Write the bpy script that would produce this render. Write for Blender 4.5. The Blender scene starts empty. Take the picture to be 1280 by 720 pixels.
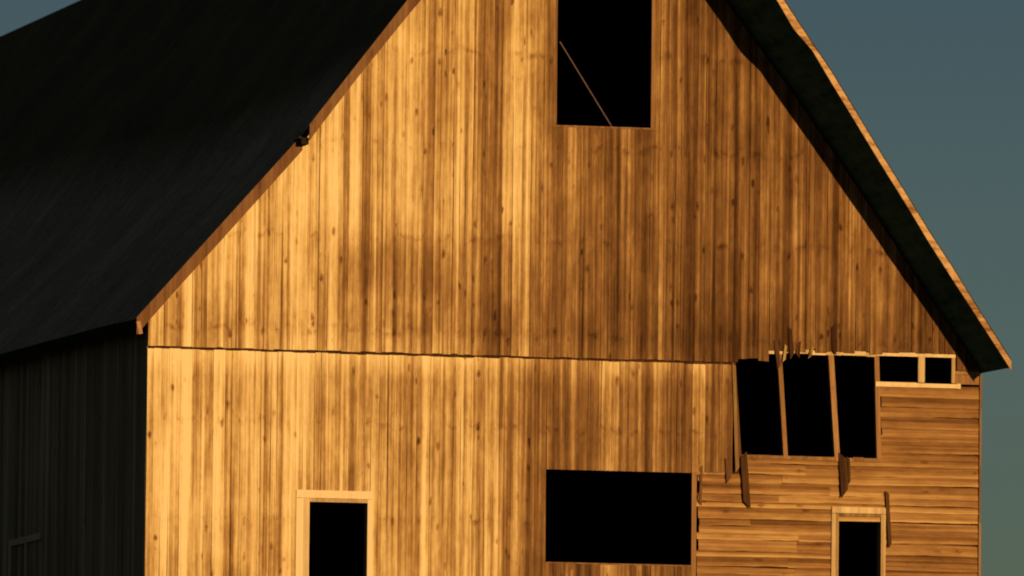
import bpy, math, random
from mathutils import Vector, Matrix, noise
random.seed(7)
D=bpy.data; C=bpy.context
col=C.scene.collection
W=12.5; L=48.0

# ---------------------------------------------------------------- node helper
def newmat(name,spec=.1):
    m=D.materials.new(name); m.use_nodes=True
    nt=m.node_tree; nt.nodes.clear()
    out=nt.nodes.new('ShaderNodeOutputMaterial'); b=nt.nodes.new('ShaderNodeBsdfPrincipled')
    nt.links.new(b.outputs[0],out.inputs[0]); b.inputs['Roughness'].default_value=.9
    b.inputs['Specular IOR Level'].default_value=spec
    return m,nt,b
class N:
    def __init__(s,nt): s.nt=nt
    def n(s,t,**k):
        x=s.nt.nodes.new(t)
        for a,v in k.items(): setattr(x,a,v)
        return x
    def put(s,sock,v):
        if hasattr(v,'is_output'): s.nt.links.new(v,sock)
        else: sock.default_value=v
    def math(s,op,a,b=0.0,clamp=False):
        x=s.n('ShaderNodeMath',operation=op,use_clamp=clamp); s.put(x.inputs[0],a); s.put(x.inputs[1],b); return x.outputs[0]
    def mapr(s,v,a,b,c,d):
        x=s.n('ShaderNodeMapRange'); s.put(x.inputs[0],v)
        for i,q in enumerate((a,b,c,d)): x.inputs[i+1].default_value=q
        return x.outputs[0]
    def scale(s,vec,sc,off=None):
        x=s.n('ShaderNodeVectorMath',operation='MULTIPLY'); s.put(x.inputs[0],vec); x.inputs[1].default_value=sc
        if off is None: return x.outputs[0]
        y=s.n('ShaderNodeVectorMath',operation='ADD'); s.put(y.inputs[0],x.outputs[0]); s.put(y.inputs[1],off); return y.outputs[0]
    def noise(s,vec,scale=1,detail=4,rough=.55):
        x=s.n('ShaderNodeTexNoise'); s.put(x.inputs['Vector'],vec); x.inputs['Scale'].default_value=scale
        x.inputs['Detail'].default_value=detail; x.inputs['Roughness'].default_value=rough; return x.outputs[0]
    def ramp(s,f,st):
        x=s.n('ShaderNodeValToRGB'); s.put(x.inputs[0],f); e=x.color_ramp.elements
        while len(e)<len(st): e.new(.5)
        for i,(p,c) in enumerate(st): e[i].position=p; e[i].color=(*c,1)
        return x.outputs[0]
    def mix(s,f,a,b,mode='MIX'):
        x=s.n('ShaderNodeMix',data_type='RGBA',blend_type=mode); s.put(x.inputs[0],f)
        for i,v in ((6,a),(7,b)):
            s.put(x.inputs[i], v if hasattr(v,'is_output') else (*v,1))
        return x.outputs[2]
    def bump(s,b,h,st,dist=.02):
        x=s.n('ShaderNodeBump'); x.inputs['Strength'].default_value=st; x.inputs['Distance'].default_value=dist
        s.put(x.inputs['Height'],h); s.nt.links.new(x.outputs[0],b.inputs['Normal'])

def wood(name,ramp,axis='z',fine=1.0,knots=.42,spread=1.0,bump=.5,rows=0):
    """weathered boards: long grain along axis, per-board tone from the 'tone' attribute (R tone, G seed)"""
    m,nt,b=newmat(name); k=N(nt)
    tc=k.n('ShaderNodeTexCoord').outputs['Object']
    at=k.n('ShaderNodeAttribute',attribute_name='tone'); sp=k.n('ShaderNodeSeparateColor'); nt.links.new(at.outputs['Color'],sp.inputs[0])
    off=k.n('ShaderNodeCombineXYZ'); 
    for i in range(3): k.put(off.inputs[i],k.math('MULTIPLY',sp.outputs[1],37.0+11*i))
    S=lambda a,l: {'z':(a,a,l),'x':(l,a,a),'y':(a,l,a)}[axis]
    fin=k.noise(k.scale(tc,S(20,.22),off.outputs[0]),1,4,.55)    # long continuous grain, per board
    pit=k.noise(k.scale(tc,S(15,3.2),off.outputs[0]),1,5,.7)     # small pitting
    stk=k.noise(k.scale(tc,S(5.5,.12)),1,4,.55)                  # rain streaks over the joints
    blot=k.noise(k.scale(tc,S(2.3,1.2)),1,6,.7)
    big=k.noise(k.scale(tc,(.45,.45,.4)),1,3,.5)
    v=k.math('ADD',sp.outputs[0],k.math('MULTIPLY',k.math('SUBTRACT',fin,.5),1.1*fine))
    v=k.math('ADD',v,k.math('MULTIPLY',k.math('SUBTRACT',pit,.5),.42*fine))
    v=k.math('ADD',v,k.math('MULTIPLY',k.math('SUBTRACT',stk,.5),.9*spread))
    v=k.math('ADD',v,k.math('MULTIPLY',k.math('SUBTRACT',blot,.5),.5*spread))
    v=k.math('ADD',v,k.math('MULTIPLY',k.math('SUBTRACT',big,.5),.4))
    warp=k.noise(k.scale(tc,(11,11,8)),1,3,.6)
    vo=k.n('ShaderNodeTexVoronoi'); k.put(vo.inputs['Vector'],k.scale(tc,S(7.5,3.4),off.outputs[0])); vo.inputs['Scale'].default_value=1
    vs=k.n('ShaderNodeSeparateColor'); nt.links.new(vo.outputs['Color'],vs.inputs[0])
    dd=k.math('ADD',vo.outputs['Distance'],k.math('MULTIPLY',k.math('SUBTRACT',warp,.5),.6))
    kn=k.mapr(dd,.04,.26,1,0)
    kn=k.math('MULTIPLY',kn,k.mapr(vs.outputs[0],.55,.95,0,1))
    v=k.math('SUBTRACT',v,k.math('MULTIPLY',kn,knots))
    if rows:   # rust stains along the nailing rows of the girts behind the boards, broken up
        sx=k.n('ShaderNodeSeparateXYZ'); nt.links.new(tc,sx.inputs[0])
        wz=k.math('ADD',sx.outputs[2],k.math('MULTIPLY',k.math('SUBTRACT',blot,.5),.5))
        fr=k.math('ABSOLUTE',k.math('SUBTRACT',k.math('FRACT',k.math('DIVIDE',wz,1.37)),.5))
        band=k.mapr(fr,0,.06,1,0)
        sel=k.noise(k.scale(tc,(5,5,3)),1,4,.75)
        v=k.math('SUBTRACT',v,k.math('MULTIPLY',k.math('MULTIPLY',band,k.mapr(sel,.5,.7,0,1)),rows))
    k.put(b.inputs['Base Color'],k.ramp(v,ramp))
    k.bump(b,k.math('ADD',fin,k.math('MULTIPLY',pit,.7)),bump,.015)
    return m
FR=[(.0,(.048,.024,.011)),(.22,(.115,.064,.030)),(.42,(.210,.126,.058)),(.60,(.36,.248,.118)),(.8,(.60,.49,.27)),(1,(.76,.69,.47))]
M_front=wood('weathered_siding',FR,rows=.28)
M_horiz=wood('sheathing_boards',[(0,(.055,.027,.012)),(.3,(.165,.090,.040)),(.55,(.29,.175,.080)),(.8,(.46,.33,.16)),(1,(.60,.47,.26))],axis='x',knots=.35,fine=.9,spread=.9,bump=.8)
M_trim=wood('pale_trim',[(0,(.14,.085,.045)),(.4,(.36,.27,.15)),(.8,(.66,.58,.40)),(1,(.74,.66,.48))],fine=.6,spread=.6,knots=.3)
M_rake=wood('rake_board',[(0,(.04,.02,.012)),(.5,(.16,.088,.05)),(1,(.28,.18,.10))],fine=.7,spread=.7)
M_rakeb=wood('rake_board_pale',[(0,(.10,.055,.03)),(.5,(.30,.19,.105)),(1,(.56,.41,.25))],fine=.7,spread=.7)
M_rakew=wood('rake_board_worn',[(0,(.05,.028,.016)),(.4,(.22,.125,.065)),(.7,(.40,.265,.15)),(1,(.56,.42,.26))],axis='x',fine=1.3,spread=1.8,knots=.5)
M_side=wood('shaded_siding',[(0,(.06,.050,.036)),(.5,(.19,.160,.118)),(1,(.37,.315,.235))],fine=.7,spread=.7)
def plain(name,c,v=.3,sc=3,spec=.1):
    m,nt,b=newmat(name,spec); k=N(nt); tc=k.n('ShaderNodeTexCoord').outputs['Object']
    f=k.noise(tc,sc,5,.6); k.put(b.inputs['Base Color'],k.ramp(f,[(.3,tuple(x*(1-v) for x in c)),(.7,tuple(x*(1+v) for x in c))]))
    return m
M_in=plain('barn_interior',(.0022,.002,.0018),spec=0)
M_edge=plain('roof_edge',(.02,.018,.015),spec=0)
M_pole=plain('loft_pole_wood',(.11,.08,.10))
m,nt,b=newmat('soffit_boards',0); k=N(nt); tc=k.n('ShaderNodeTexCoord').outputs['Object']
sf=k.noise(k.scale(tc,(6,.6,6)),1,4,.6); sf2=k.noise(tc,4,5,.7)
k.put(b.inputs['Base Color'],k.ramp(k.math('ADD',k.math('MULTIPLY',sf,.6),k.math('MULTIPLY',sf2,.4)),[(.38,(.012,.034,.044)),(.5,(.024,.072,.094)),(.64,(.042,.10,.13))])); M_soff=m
# roof
m,nt,b=newmat('roof_weathered'); k=N(nt); tc=k.n('ShaderNodeTexCoord').outputs['Object']
sx=k.n('ShaderNodeSeparateXYZ'); nt.links.new(tc,sx.inputs[0])
wob=k.noise(k.scale(tc,(.3,.10,.3)),1,1,.5)
yc=k.math('MULTIPLY',k.math('SINE',k.math('MULTIPLY',sx.outputs[1],.17)),.45)
band=k.mapr(k.math('ADD',k.math('ADD',sx.outputs[2],yc),k.math('MULTIPLY',k.math('SUBTRACT',wob,.5),.5)),8.0,9.1,0,1)
stre=k.noise(k.scale(tc,(1.0,7,1.0)),1,5,.7)
stre2=k.noise(k.scale(tc,(.5,.6,.5)),1,4,.6)
spk=k.noise(k.scale(tc,(8,8,8)),1,5,.8)
rib=k.n('ShaderNodeTexWave',wave_type='BANDS',bands_direction='Y'); nt.links.new(tc,rib.inputs[0]); rib.inputs['Scale'].default_value=.8; rib.inputs['Distortion'].default_value=1.5; rib.inputs['Detail'].default_value=3
f=k.math('ADD',k.math('MULTIPLY',stre,.28),k.math('ADD',k.math('MULTIPLY',stre2,.3),k.math('MULTIPLY',spk,.5)))
f=k.math('ADD',f,k.math('MULTIPLY',k.math('SUBTRACT',rib.outputs['Fac'],.5),.05))
low=k.ramp(f,[(.40,(.068,.060,.048)),(.54,(.145,.130,.106)),(.68,(.26,.235,.195))])
up=k.ramp(f,[(.40,(.022,.016,.010)),(.54,(.044,.032,.019)),(.68,(.085,.064,.038))])
k.put(b.inputs['Base Color'],k.mix(band,low,up)); b.inputs['Roughness'].default_value=.95
k.bump(b,f,.9,.05)
M_roof=m
# ground
m,nt,b=newmat('dry_grass'); k=N(nt); tc=k.n('ShaderNodeTexCoord').outputs['Object']
f=k.noise(tc,.08,6,.6); f2=k.noise(tc,3,5,.7)
c=k.ramp(k.math('ADD',k.math('MULTIPLY',f,.6),k.math('MULTIPLY',f2,.4)),[(.3,(.035,.04,.015)),(.5,(.075,.068,.03)),(.7,(.14,.115,.055))])
k.put(b.inputs['Base Color'],c); k.bump(b,f2,.8,.1); M_grass=m

# ---------------------------------------------------------------- mesh helper
class MB:
    def __init__(s): s.v=[];s.f=[];s.t=[];s.mi=[]
    def add(s,vs,fs,tone,mi=0):
        o=len(s.v); s.v+=[tuple(x) for x in vs]; s.t+=tone if isinstance(tone,list) else [tone]*len(vs)
        for f in fs: s.f.append(tuple(o+i for i in f)); s.mi.append(mi)
    def obj(s,name,mats,parent=None,label=None):
        me=D.meshes.new(name); me.from_pydata(s.v,[],s.f); me.update()
        a=me.color_attributes.new('tone','FLOAT_COLOR','POINT')
        for i,t in enumerate(s.t): a.data[i].color=(t[0],t[1],0,1)
        for x in (mats if isinstance(mats,list) else [mats]): me.materials.append(x)
        for i,p in enumerate(me.polygons): p.material_index=s.mi[i]
        o=D.objects.new(name,me); col.objects.link(o)
        if parent: o.parent=parent
        if label: o['label']=label
        return o
def tone(v=.5): return (v,random.random())
BOXF=[(0,1,2,3),(4,7,6,5),(0,4,5,1),(1,5,6,2),(2,6,7,3),(3,7,4,0)]
def box(mb,x0,x1,y0,y1,z0,z1,t=None):
    t=t or tone()
    vs=[(x0,y0,z0),(x1,y0,z0),(x1,y0,z1),(x0,y0,z1),(x0,y1,z0),(x1,y1,z0),(x1,y1,z1),(x0,y1,z1)]
    mb.add(vs,BOXF,t)
def beam(mb,p,q,w,d,t=None,up=(0,-1,0),rag=0):
    t=t or tone(); p=Vector(p);q=Vector(q);a=(q-p).normalized();u=Vector(up);s=a.cross(u).normalized();u=s.cross(a).normalized()
    vs=[]
    for e in (p,q):
        for i,j in ((-1,-1),(1,-1),(1,1),(-1,1)): vs.append(e+s*w/2*i+u*d/2*j + a*(rag*i if e is q else -rag*.7*i))
    mb.add(vs,[(3,2,1,0),(4,5,6,7),(0,1,5,4),(1,2,6,5),(2,3,7,6),(3,0,4,7)],t)

# ---------------------------------------------------------------- roof profile (x, z top surface, front overhang)
PROF=[(-.27,4.84,.40),(2.12,7.55,.50),(2.13,7.66,.9),(3.47,9.5,1.4),(6.25,13.0,2.6),
      (8.68,9.80,2.3),(9.6,8.62,2.05),(10.43,7.50,1.8),(11.61,5.82,1.55),(12.54,4.56,1.42)]
def roofz(x):
    for a,b in zip(PROF,PROF[1:]):
        if a[0]<=x<=b[0]: return a[1]+(b[1]-a[1])*(x-a[0])/(b[0]-a[0])
    return PROF[0][1] if x<0 else PROF[-1][1]
def wallz(x): return roofz(x)-.17

barn=D.objects.new('barn',None); col.objects.link(barn)
barn['label']='weathered wooden gable barn with missing boards on a grassy rise'; barn['category']='barn'

# ---------------------------------------------------------------- vertical siding
def vboard(mb,x0,x1,z0,z1a,z1b,y0,th,tf,seed,swap=None,jag=0.0,gap=.0045):
    if min(z1a,z1b)-z0<.02: 
        if max(z1a,z1b)-z0<.03: return
        z1a=max(z1a,z0+.005); z1b=max(z1b,z0+.005)
    n=max(1,int(((z1a+z1b)/2-z0)/.35)); vs=[];ts=[];fs=[]
    ja=random.uniform(-jag,jag); jb=random.uniform(-jag,jag)
    ph=random.random()*50
    for i in range(n+1):
        f=i/n
        za=z0+ja*(1-f)+(z1a-z0)*f; zb=z0+jb*(1-f)+(z1b-z0)*f
        ga=gap*max(0,.15+1.8*noise.noise((x0*5,za*.5,2))); gb=gap*max(0,.15+1.8*noise.noise((x1*5,za*.5,2)))
        xa=x0+ga; xb=x1-gb
        yw=y0+.006*(noise.noise((x0*3,za*.7,seed*9))); cup=.012*noise.noise((ph,za*.4,0))
        for (x,y,z) in ((xa,yw+cup,za),(xb,yw-cup,zb),(xb,yw+th,zb),(xa,yw+th,za)):
            vs.append((x,y,z)); ts.append((tf((x0+x1)/2,z),seed))
        if i:
            o=4*(i-1)
            for a,b in ((0,1),(1,2),(2,3),(3,0)): fs.append((o+a,o+b,o+4+b,o+4+a))
    fs.append((3,2,1,0)); o=4*n; fs.append((o,o+1,o+2,o+3))
    if swap: vs=[swap(v) for v in vs]
    mb.add(vs,fs,ts)

def interp(tab,x):
    for a,b in zip(tab,tab[1:]):
        if a[0]<=x<=b[0]: return a[1]+(b[1]-a[1])*(x-a[0])/(b[0]-a[0])
    return tab[0][1] if x<tab[0][0] else tab[-1][1]
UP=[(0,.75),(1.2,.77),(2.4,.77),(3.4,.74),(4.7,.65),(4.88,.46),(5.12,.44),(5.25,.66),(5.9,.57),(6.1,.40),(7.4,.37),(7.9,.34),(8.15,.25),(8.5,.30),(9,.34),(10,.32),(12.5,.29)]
LO=[(0,.90),(1.5,.82),(3,.70),(4.2,.70),(5.7,.62),(6,.43),(7.4,.42),(8.8,.35)]
def edges(x0,x1,force,wmin=.08,wmax=.22):
    e=[x0];
    while e[-1]<x1-.16: e.append(e[-1]+random.uniform(wmin,wmax))
    e[-1]=x1
    for q in force:
        i=min(range(len(e)),key=lambda i:abs(e[i]-q))
        if abs(e[i]-q)<.05 and 0<i<len(e)-1: e[i]=q
        else: e.append(q); e.sort()
    return e
mb=MB(); HX0,HX1,HZ0,HZ1=6.03,7.45,7.87,10.6
es=edges(-.01,W,[HX0,HX1,8.80])
for a,b in zip(es,es[1:]):
    xm=(a+b)/2; s=random.random(); bt=random.choice((-1,1))*random.uniform(.0,.12)*(1 if xm<6 else .75)
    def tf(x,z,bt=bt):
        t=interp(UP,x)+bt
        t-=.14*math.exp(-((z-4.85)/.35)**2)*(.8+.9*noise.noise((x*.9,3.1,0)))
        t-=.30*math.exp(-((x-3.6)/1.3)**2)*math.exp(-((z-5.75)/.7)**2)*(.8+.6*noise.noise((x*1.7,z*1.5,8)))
        return t
    zb=4.482+.008*noise.noise((xm*.8,0,0))+random.uniform(-.007,.009)
    if xm>8.80: zb=4.53+random.uniform(-.03,.05)
    if xm>9.25: zb=4.70+random.uniform(-.05,.06)
    if xm>10.9: zb=4.69+random.uniform(-.005,.01)
    if xm>12.05: zb=4.45
    y0=-.034+random.uniform(-.005,.005)
    if HX0-.001<xm<HX1+.001:
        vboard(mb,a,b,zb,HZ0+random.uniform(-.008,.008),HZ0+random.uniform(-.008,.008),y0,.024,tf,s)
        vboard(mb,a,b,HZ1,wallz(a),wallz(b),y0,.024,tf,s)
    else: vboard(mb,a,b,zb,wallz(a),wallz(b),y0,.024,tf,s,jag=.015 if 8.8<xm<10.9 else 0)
mb.obj('gable_siding',M_front,barn,'sunlit vertical board gable with dark streaks')
mb=MB()
es=edges(-.01,8.74,[2.36,3.31,5.94,8.13])
for a,b in zip(es,es[1:]):
    xm=(a+b)/2; s=random.random(); bt=random.choice((-1,1))*random.uniform(.0,.13)
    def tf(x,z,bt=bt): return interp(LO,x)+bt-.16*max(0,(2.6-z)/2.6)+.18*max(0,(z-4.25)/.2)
    zt=4.450+.008*noise.noise((xm*.8,5,0))+random.uniform(-.01,.006); y0=random.uniform(-.005,.005)
    if 2.36<xm<3.31: segs=[(2.30,zt)]
    elif 5.94<xm<8.13: segs=[(.1,1.50),(2.85,zt)]
    elif xm>8.13: segs=[(2.86+random.uniform(-.05,.03),zt)]
    else: segs=[(.1,zt)]
    for z0,z1 in segs: vboard(mb,a,b,z0,z1,z1,y0,.022,tf,s)
mb.obj('lower_siding',M_front,barn,'pale sunlit vertical siding boards')
mb=MB(); box(mb,.02,8.72,.026,.09,4.38,4.56,(-.05,.3)); mb.obj('girt_backing',M_rake,barn)  # dark-toned girt strip stands in for the shadow line at the seam
mb=MB(); z=.1
while z<4.40:
    h=random.choice((random.uniform(.08,.11),random.uniform(.13,.18)))
    if z<2.86<z+h+.05: h=2.86-z
    elif z<3.13<z+h+.05: h=3.13-z
    elif z<4.23<z+h+.05: h=4.23-z
    if z>=4.22: break
    x0=(8.20 if z<2.85 else (8.88 if z<3.12 else 10.97))+random.uniform(-.0,.06)
    bt=random.uniform(-.10,.10)
    segs=[(x0,W-.01)] if z>=2.27-.1 else [(x0,10.32),(11.03,W-.01)]
    for sa,sb in segs:
        cuts=[sa]
        if sb-sa>1.6 and random.random()<.7: cuts.append(random.uniform(sa+.5,sb-.5))
        cuts.append(sb)
        for a,b in zip(cuts,cuts[1:]):
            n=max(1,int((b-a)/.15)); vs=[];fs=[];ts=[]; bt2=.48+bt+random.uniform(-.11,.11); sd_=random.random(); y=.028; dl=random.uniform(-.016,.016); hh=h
            yo=random.uniform(-.006,.006)
            for i in range(n+1):
                x=a+(b-.002-a)*i/n; f=i/n
                g=.001+.016*max(0,noise.noise((x*1.1,z*9,0)))
                w1=.014*noise.noise((x*.7,z*7,3))
                zA=z+w1+dl*f+.010*noise.noise((x*5,z*5,7)); zZ=z+hh-g+w1+dl*f+.004
                cu=.006*noise.noise((x*.9,z*11,5))
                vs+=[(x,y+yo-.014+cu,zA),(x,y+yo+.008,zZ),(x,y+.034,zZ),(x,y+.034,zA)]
                ts+=[(bt2+.16,sd_),(bt2-.14,sd_),(bt2-.3,sd_),(bt2-.3,sd_)]  # lit lower edges and shadowed tops painted into the vertex tone
                if i:
                    o=4*(i-1)
                    for p,q in ((0,1),(1,2),(2,3),(3,0)): fs.append((o+q,o+p,o+4+p,o+4+q))
            fs.append((0,1,2,3)); o=4*n; fs.append((o+3,o+2,o+1,o))
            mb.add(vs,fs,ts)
    z+=h
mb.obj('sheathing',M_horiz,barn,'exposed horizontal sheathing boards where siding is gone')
mb=MB()
for (x0,x1,z0,z1) in ((8.3,10.3,.1,3.05),(11.05,W-.05,.1,4.2)): box(mb,x0,x1,.068,.08,z0,z1,(.05,.4))
mb.obj('sheathing_backing',M_rake,barn)
mb=MB()
for i,zz in enumerate((4.255,4.40,4.55)): box(mb,12.12,W-.01,.02,.045,zz,zz+(.14 if i<2 else .13),tone(.5+random.uniform(-.1,.1)))
mb.obj('corner_patch',M_rakeb,barn)
mb=MB()
z=.1
while z<4.36:
    h=random.uniform(.4,.9); z1=min(z+h,4.40); j=random.uniform(-.006,.006); box(mb,W-.010,W+.022+j,-.018,.1,z,z1-.002,tone(.45+random.uniform(-.15,.1))); z=z1
mb.obj('corner_board',M_rakeb,barn)
def part(name,fn,mat,label=None,parent=barn):
    mb=MB(); fn(mb); return mb.obj(name,mat,parent,label)
def rag_h(m,xa,xb,y0,y1,za,zb,t,j=.012,wr=(.15,.5)):
    x=xa
    while x<xb-.02:
        x1=min(x+random.uniform(*wr),xb); box(m,x,x1-.002,y0+random.uniform(-.003,.003),y1,za+random.uniform(-j,j),zb+random.uniform(-j,j),tone(t+random.uniform(-.2,.15))); x=x1
part('girt_beam',lambda m:(rag_h(m,9.2,10.9,-.004,.09,4.63,4.69,.72),box(m,10.902,12.12,-.004,.09,4.64,4.70,tone(.8))),M_trim,'pale splintered beam above the open bay')
part('stud',lambda m:beam(m,(9.44,.05,4.66),(9.55,.05,3.10),.065,.1,tone(.40)),M_rakeb)
part('stud',lambda m:beam(m,(10.22,.05,4.68),(10.335,.05,3.10),.08,.1,tone(.5)),M_rakeb)
part('stud',lambda m:beam(m,(8.75,.05,4.5),(8.86,.05,2.95),.06,.08,tone(.3)),M_rake)
part('stud',lambda m:beam(m,(10.92,.05,4.64),(10.97,.05,3.12),.07,.09,tone(.45)),M_rakeb)
part('sill_board',lambda m:rag_h(m,8.88,11.0,.0,.06,3.085,3.135,.45,.014),M_rakeb)
part('window_post',lambda m:box(m,11.55,11.65,-.008,.05,4.264,4.638,tone(.7)),M_trim,'solid post between two small square openings')
part('window_post',lambda m:box(m,12.06,12.115,-.008,.05,4.264,4.638,tone(.5)),M_trim)
part('window_sill',lambda m:rag_h(m,10.90,12.20,-.018,.05,4.185,4.256,.8,.006,(.3,.7)),M_trim,'heavy sill board under the small windows')
def splint(pts,w,t,mat=M_rake):
    mb=MB(); beam(mb,pts[0],pts[1],w,.022,tone(t),rag=random.choice((-1,1))*w*.6); mb.obj('loose_board',mat,barn,'splintered loose board hanging from the wall')
splint(((8.90,-.03,3.14),(8.95,-.06,2.40)),.10,.02)
splint(((10.40,-.02,3.16),(10.43,-.06,2.60)),.11,.05)
splint(((10.49,-.02,3.13),(10.50,-.03,2.75)),.05,-.1)
splint(((11.08,-.04,2.64),(11.13,-.04,1.85)),.05,.1)
splint(((9.58,-.05,5.0),(9.61,-.07,4.58)),.06,-.1)
splint(((10.24,-.05,5.06),(10.25,-.07,4.66)),.06,-.2)
splint(((9.37,-.05,4.80),(9.42,-.06,4.42)),.06,.2)
splint(((8.74,-.03,4.45),(8.80,-.04,2.9)),.05,.25,M_trim)
splint(((9.52,-.05,4.75),(9.49,-.06,4.52)),.04,.4,M_trim)
splint(((9.93,-.05,4.74),(9.88,-.06,4.58)),.04,.2,M_trim)
splint(((9.72,-.04,4.80),(9.70,-.05,4.60)),.06,.0)
splint(((8.66,-.03,3.05),(8.68,-.03,2.75)),.07,.3)
splint(((8.27,.00,2.95),(8.26,.00,2.4)),.04,.4)

# ---------------------------------------------------------------- door frames, openings
def frame(name,x0,x1,z0,z1,wl,wr,wt,y,mat,label,t=.7):
    mb=MB()
    box(mb,x0-wl,x0-wl*.45,y,y+.06,z0,z1+wt*.3,tone(t+.1)); box(mb,x0-wl*.45+.006,x0,y+.014,y+.06,z0,z1+wt*.3,tone(t-.3)); box(mb,x1,x1+wr,y,y+.06,z0,z1+wt*.3,tone(t-.05))
    box(mb,x0-wl+.001,x1+wr-.001,y-.002,y+.06,z1+wt*.3+.006,z1+wt,tone(t+.1)); 
    box(mb,x0,x1,y+.003,y+.06,z1,z1+wt*.3,tone(t-.4))
    box(mb,x0-.03,x0-.002,y+.062,y+.22,z0,z1,tone(.1)); box(mb,x1+.002,x1+.03,y+.062,y+.22,z0,z1,tone(.2))
    return mb.obj(name,mat,barn,label)
frame('door_frame',2.41,3.27,.12,2.29,.20,.08,.17,-.03,M_trim,'pale plank frame around the open doorway',.92)
frame('door_frame',10.36,11.0,.12,2.27,.11,.07,.14,-.02,M_trim,'narrow plank frame around the small doorway',.55)
mb=MB(); box(mb,8.13,8.20,-.012,.05,1.0,2.86,tone(.4)); box(mb,5.93,8.14,-.013,.02,1.482,1.503,tone(.2)); box(mb,8.2,8.62,-.01,.014,2.83,2.865,tone(.5))
mb.obj('window_frame',M_rakeb,barn,'worn board edging the wide opening')
mb=MB(); box(mb,HX0-.05,HX1+.06,-.05,-.012,HZ0-.025,HZ0+.002,tone(.3)); box(mb,HX1,HX1+.045,-.045,-.008,HZ0+.003,HZ1,tone(.3)); box(mb,HX0-.03,HX0,-.04,-.008,HZ0+.003,HZ1,tone(.2))
mb.obj('hayloft_frame',M_rakeb,barn,'thin frame around the hayloft opening')
part('loft_pole',lambda m:beam(m,(6.14,.25,9.12),(7.04,.25,7.74),.018,.016,tone(-.1)),M_pole,'thin pole leaning inside the hayloft opening')

# ---------------------------------------------------------------- other walls
def sidewall(xa,sgn,name,label,mat,up=0):
    mb=MB(); y=0.03
    while y<L:
        w=random.uniform(.14,.26); s=random.random(); bt=random.uniform(-.22,.22); top=wallz(max(0,min(W,xa)))-.02+up
        top += .16*(1-math.exp(-y/5)) if xa<1 else 0
        sw=lambda v:(xa+sgn*v[1],v[0],v[2])
        vboard(mb,y,min(y+w,L),.1,top,top,random.uniform(-.008,.006),.02,lambda x,z:.5+bt,s,sw,gap=.012)
        y+=w
    return mb.obj(name,mat,barn,label)
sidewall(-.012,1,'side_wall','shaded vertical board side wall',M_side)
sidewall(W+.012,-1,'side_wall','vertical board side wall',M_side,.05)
sw_=MB(); box(sw_,-.05,-.02,7.2,9.5,2.05,2.15,tone(.95)); box(sw_,-.05,-.02,8.2,8.34,.85,2.048,tone(.85)); box(sw_,-.05,-.02,9.36,9.5,.85,2.048,tone(.85)); box(sw_,-.05,-.02,8.2,9.5,.75,.848,tone(.8))
swo=sw_.obj('side_window',M_side,barn,'dim grey window frame on the shaded wall')
part('side_sill',lambda m:box(m,-.045,-.019,.05,L,.12,.34,tone(.5)),M_side)
mb=MB(); e=[i*W/50 for i in range(51)]
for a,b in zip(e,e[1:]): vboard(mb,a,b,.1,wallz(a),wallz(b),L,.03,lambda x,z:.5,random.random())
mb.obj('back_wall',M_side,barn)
mb=MB()
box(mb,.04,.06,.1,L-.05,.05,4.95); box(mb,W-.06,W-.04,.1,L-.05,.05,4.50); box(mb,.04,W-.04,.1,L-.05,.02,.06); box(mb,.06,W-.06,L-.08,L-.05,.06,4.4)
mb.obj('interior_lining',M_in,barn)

# ---------------------------------------------------------------- roof
PS=[]
for (a,b) in zip(PROF,PROF[1:]):
    n=1 if b[0]-a[0]<.1 else max(2,int((b[0]-a[0])/.3))
    for i in range(n):
        f=i/n; PS.append(tuple(a[j]+(b[j]-a[j])*f for j in range(3)))
PS.append(PROF[-1])
def bow(x): return .045*noise.noise((x*.9,2,6))+.025*noise.noise((x*4,1,3)) if x>6.4 else 0
ysts=[0]+[.6+ i*.8 for i in range(61)]
def rp(s,yi):
    x,z,o=s; y=-o if yi==0 else ysts[yi-1]
    if yi==0: z+=bow(x)
    if yi>0:
        if abs(x-2.12)<.02: z=7.60+(x-2.12)*1.2
        amp=min(1,max(0,y)/6); rd=min(1,abs(x-6.25)/2)
        z+= amp*rd*(.07*noise.noise((x*.35,y*.13,1.7))+.025*noise.noise((x*1.5,y*.8,4)))
        if x<6.2:
            z+=.16*(1-math.exp(-y/5))*max(0,1-(x+.27)/3.0)
            z-=.24*amp*math.sin(math.pi*min(1,max(0,(x)/6.2)))
    return (x,y,z)
nP=len(PS); nY=len(ysts)+1; T=.13
grid=[rp(s,yi) for s in PS for yi in range(nY)]
vs=grid+[(x,y,z-T) for x,y,z in grid]; o=len(grid)
I=lambda i,j:i*nY+j
F=[];MI=[]
for i in range(nP-1):
    for j in range(nY-1):
        F.append((I(i,j),I(i+1,j),I(i+1,j+1),I(i,j+1))); MI.append(0)
        F.append((o+I(i,j),o+I(i,j+1),o+I(i+1,j+1),o+I(i+1,j))); MI.append(1 if j==0 else 2)
    F.append((I(i,0),o+I(i,0),o+I(i+1,0),I(i+1,0))); MI.append(3)
    j=nY-1; F.append((I(i,j),I(i+1,j),o+I(i+1,j),o+I(i,j))); MI.append(0)
for i in (0,nP-1):
    for j in range(nY-1): F.append((I(i,j),I(i,j+1),o+I(i,j+1),o+I(i,j))); MI.append(3)
me=D.meshes.new('roof'); me.from_pydata(vs,[],F); me.update()
for mm in (M_roof,M_soff,M_in,M_edge): me.materials.append(mm)
for i,p in enumerate(me.polygons): p.material_index=MI[i]
roof=D.objects.new('roof',me); col.objects.link(roof); roof.parent=barn; roof['label']='dark weathered roof with sagging lower slope'
mb=MB()
ye=[.02+i*1.2 for i in range(40)]
lf=lambda y:.16*(1-math.exp(-y/5))
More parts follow.
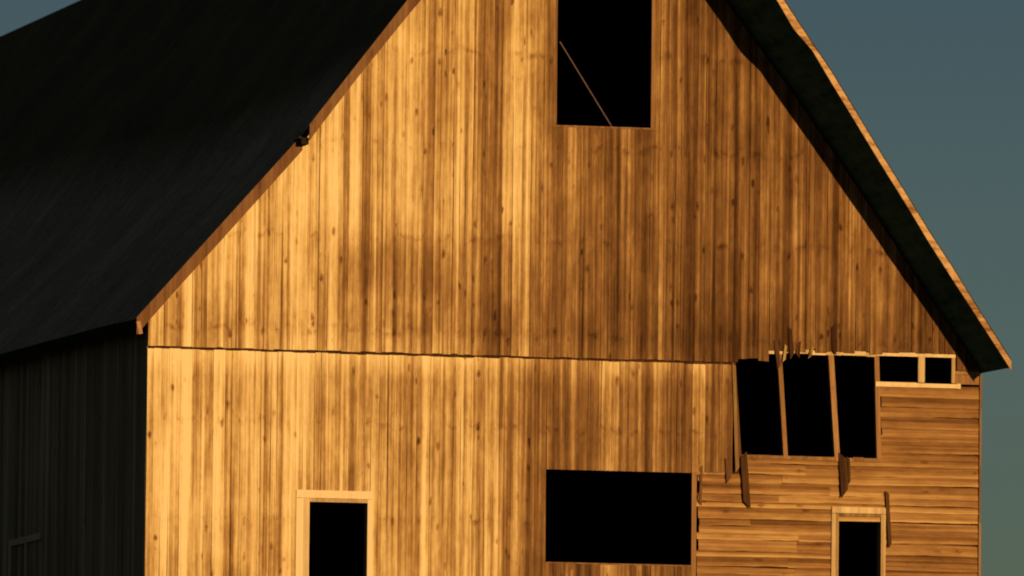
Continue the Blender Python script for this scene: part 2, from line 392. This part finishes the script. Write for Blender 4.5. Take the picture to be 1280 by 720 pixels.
for a,b in zip(ye,ye[1:]):
    za=4.84-T+lf(a); zb=4.84-T+lf(b)
    vs=[(-.30,a,za-.05),(-.30,b,zb-.05),(-.30,b,zb+.10),(-.30,a,za+.10),(-.262,a,za-.05),(-.262,b,zb-.05),(-.262,b,zb+.10),(-.262,a,za+.10)]
    mb.add(vs,BOXF,tone(.1))
mb.obj('eave_board',M_edge,barn)
def rake(i0,i1,h,dz,mat,t,label,out=.03,step=1.2,rag=0):
    mb=MB(); pts=PROF[i0:i1+1]; k0=0
    for (a,b) in zip(pts,pts[1:]):
        n=max(1,int(abs(b[0]-a[0])/step))
        for q in range(n):
            f0=q/n;f1=(q+1)/n
            P=[a[j]+(b[j]-a[j])*f0 for j in range(3)];Q=[a[j]+(b[j]-a[j])*f1 for j in range(3)]
            ya=-P[2]-out; yb=-Q[2]-out
            h0=h*(1+rag*noise.noise((P[0]*2.3,0,1))); h1=h*(1+rag*noise.noise((Q[0]*2.3,0,1)))
            e0=dz+bow(P[0]); e1=dz+bow(Q[0])
            vs=[(P[0],ya,P[1]-h0+e0),(Q[0],yb,Q[1]-h1+e1),(Q[0],yb,Q[1]+e1),(P[0],ya,P[1]+e0)]
            vs+=[(x,y+out-.004,z) for x,y,z in vs]
            if q%4==0: k0=random.uniform(-.10,.12)
            mb.add(vs,BOXF,(t+k0,.37))
    mb.obj('rake_board',mat,barn,label)
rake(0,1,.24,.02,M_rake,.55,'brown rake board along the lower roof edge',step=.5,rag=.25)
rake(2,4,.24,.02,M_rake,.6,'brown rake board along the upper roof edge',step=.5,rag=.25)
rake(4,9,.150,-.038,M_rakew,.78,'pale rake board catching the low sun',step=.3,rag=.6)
mb=MB(); box(mb,2.04,2.15,-.80,-.3,7.40,7.50,tone(-.6)); mb.obj('purlin_end',M_edge,barn)
part('bracket',lambda m:beam(m,(-.25,-.42,4.80),(-.21,-.42,4.62),.06,.05,tone(.6)),M_rakeb)

# ---------------------------------------------------------------- ground
me=D.meshes.new('ground'); vs=[];fs=[]
rs=[0,6,12,20,30,42,56,72,90,110,130,150,175,210,260,340,480,700,1100,1800,3000]; n=72
def gz(x,y):
    d=max(0,-y-1) ; t=min(1,d/160); s=t*t*(3-2*t); return -8.9*s+(.25*noise.noise((x*.03,y*.03,0)) if math.hypot(x,y)>40 else 0)
vs=[(6,0,0)]
for r in rs[1:]:
    for i in range(n):
        a=2*math.pi*i/n; x=6+r*math.cos(a); y=r*math.sin(a); vs.append((x,y,gz(x,y)))
for i in range(n): fs.append((0,1+i,1+(i+1)%n))
for k_ in range(len(rs)-2):
    for i in range(n):
        a=1+k_*n+i; b_=1+k_*n+(i+1)%n; fs.append((a,a+n,b_+n,b_))
me.from_pydata(vs,[],fs); me.update(); me.materials.append(M_grass)
g=D.objects.new('ground',me); col.objects.link(g); g['kind']='structure'; g['label']='dry grass field sloping away from the barn'
for p in me.polygons: p.use_smooth=True

# ---------------------------------------------------------------- light
AZ=5; EL=3.5
w=D.worlds.new('World'); C.scene.world=w; w.use_nodes=True; nt=w.node_tree; nt.nodes.clear(); k=N(nt)
sky=k.n('ShaderNodeTexSky',sky_type='NISHITA'); sky.sun_disc=False; sky.sun_elevation=math.radians(EL); sky.sun_rotation=math.radians(180-AZ)
tcw=k.n('ShaderNodeTexCoord').outputs['Generated']; sw2=k.n('ShaderNodeSeparateXYZ'); nt.links.new(tcw,sw2.inputs[0])
gr=k.ramp(k.mapr(sw2.outputs[2],0,.25,0,1),[(0,(.55,.68,.42)),(.18,(.80,1.18,.86)),(.28,(.66,1.12,1.13)),(.42,(.36,.76,1.08)),(.7,(.40,.56,.62)),(1,(.45,.53,.50))])
c_=k.mix(.93,sky.outputs[0],gr)
bg=k.n('ShaderNodeBackground'); bg.inputs[1].default_value=.1; o_=k.n('ShaderNodeOutputWorld')
nt.links.new(c_,bg.inputs[0]); nt.links.new(bg.outputs[0],o_.inputs[0])
sd=D.lights.new('sun','SUN'); sd.energy=4.4; sd.angle=math.radians(.5); sd.color=(1,.54,.18)
so=D.objects.new('sun',sd); col.objects.link(so)
S=Vector((math.sin(math.radians(AZ))*math.cos(math.radians(EL)),-math.cos(math.radians(AZ))*math.cos(math.radians(EL)),math.sin(math.radians(EL))))
so.rotation_euler=S.to_track_quat('Z','Y').to_euler()

# ---------------------------------------------------------------- camera
yaw,pitch,roll,f=.2475,.0759,.0105,14381.0
F_=Vector((math.sin(yaw)*math.cos(pitch),math.cos(yaw)*math.cos(pitch),math.sin(pitch)))
r_=F_.cross(Vector((0,0,1))).normalized(); u_=r_.cross(F_)
r2=math.cos(roll)*r_+math.sin(roll)*u_; u2=-math.sin(roll)*r_+math.cos(roll)*u_
M=Matrix((r2,u2,-F_)).transposed().to_4x4(); M.translation=Vector((-35.4557,-161.6738,-7.2064))
cd=D.cameras.new('camera'); cam=D.objects.new('camera',cd); col.objects.link(cam); cam.matrix_world=M
cd.sensor_width=36; cd.lens=f*36/1280; cd.clip_end=6000; cd.clip_start=1
cd.dof.use_dof=True; cd.dof.focus_distance=125; cd.dof.aperture_fstop=7   # slightly soft telephoto focus
C.scene.camera=cam
C.scene.view_settings.view_transform='Standard'
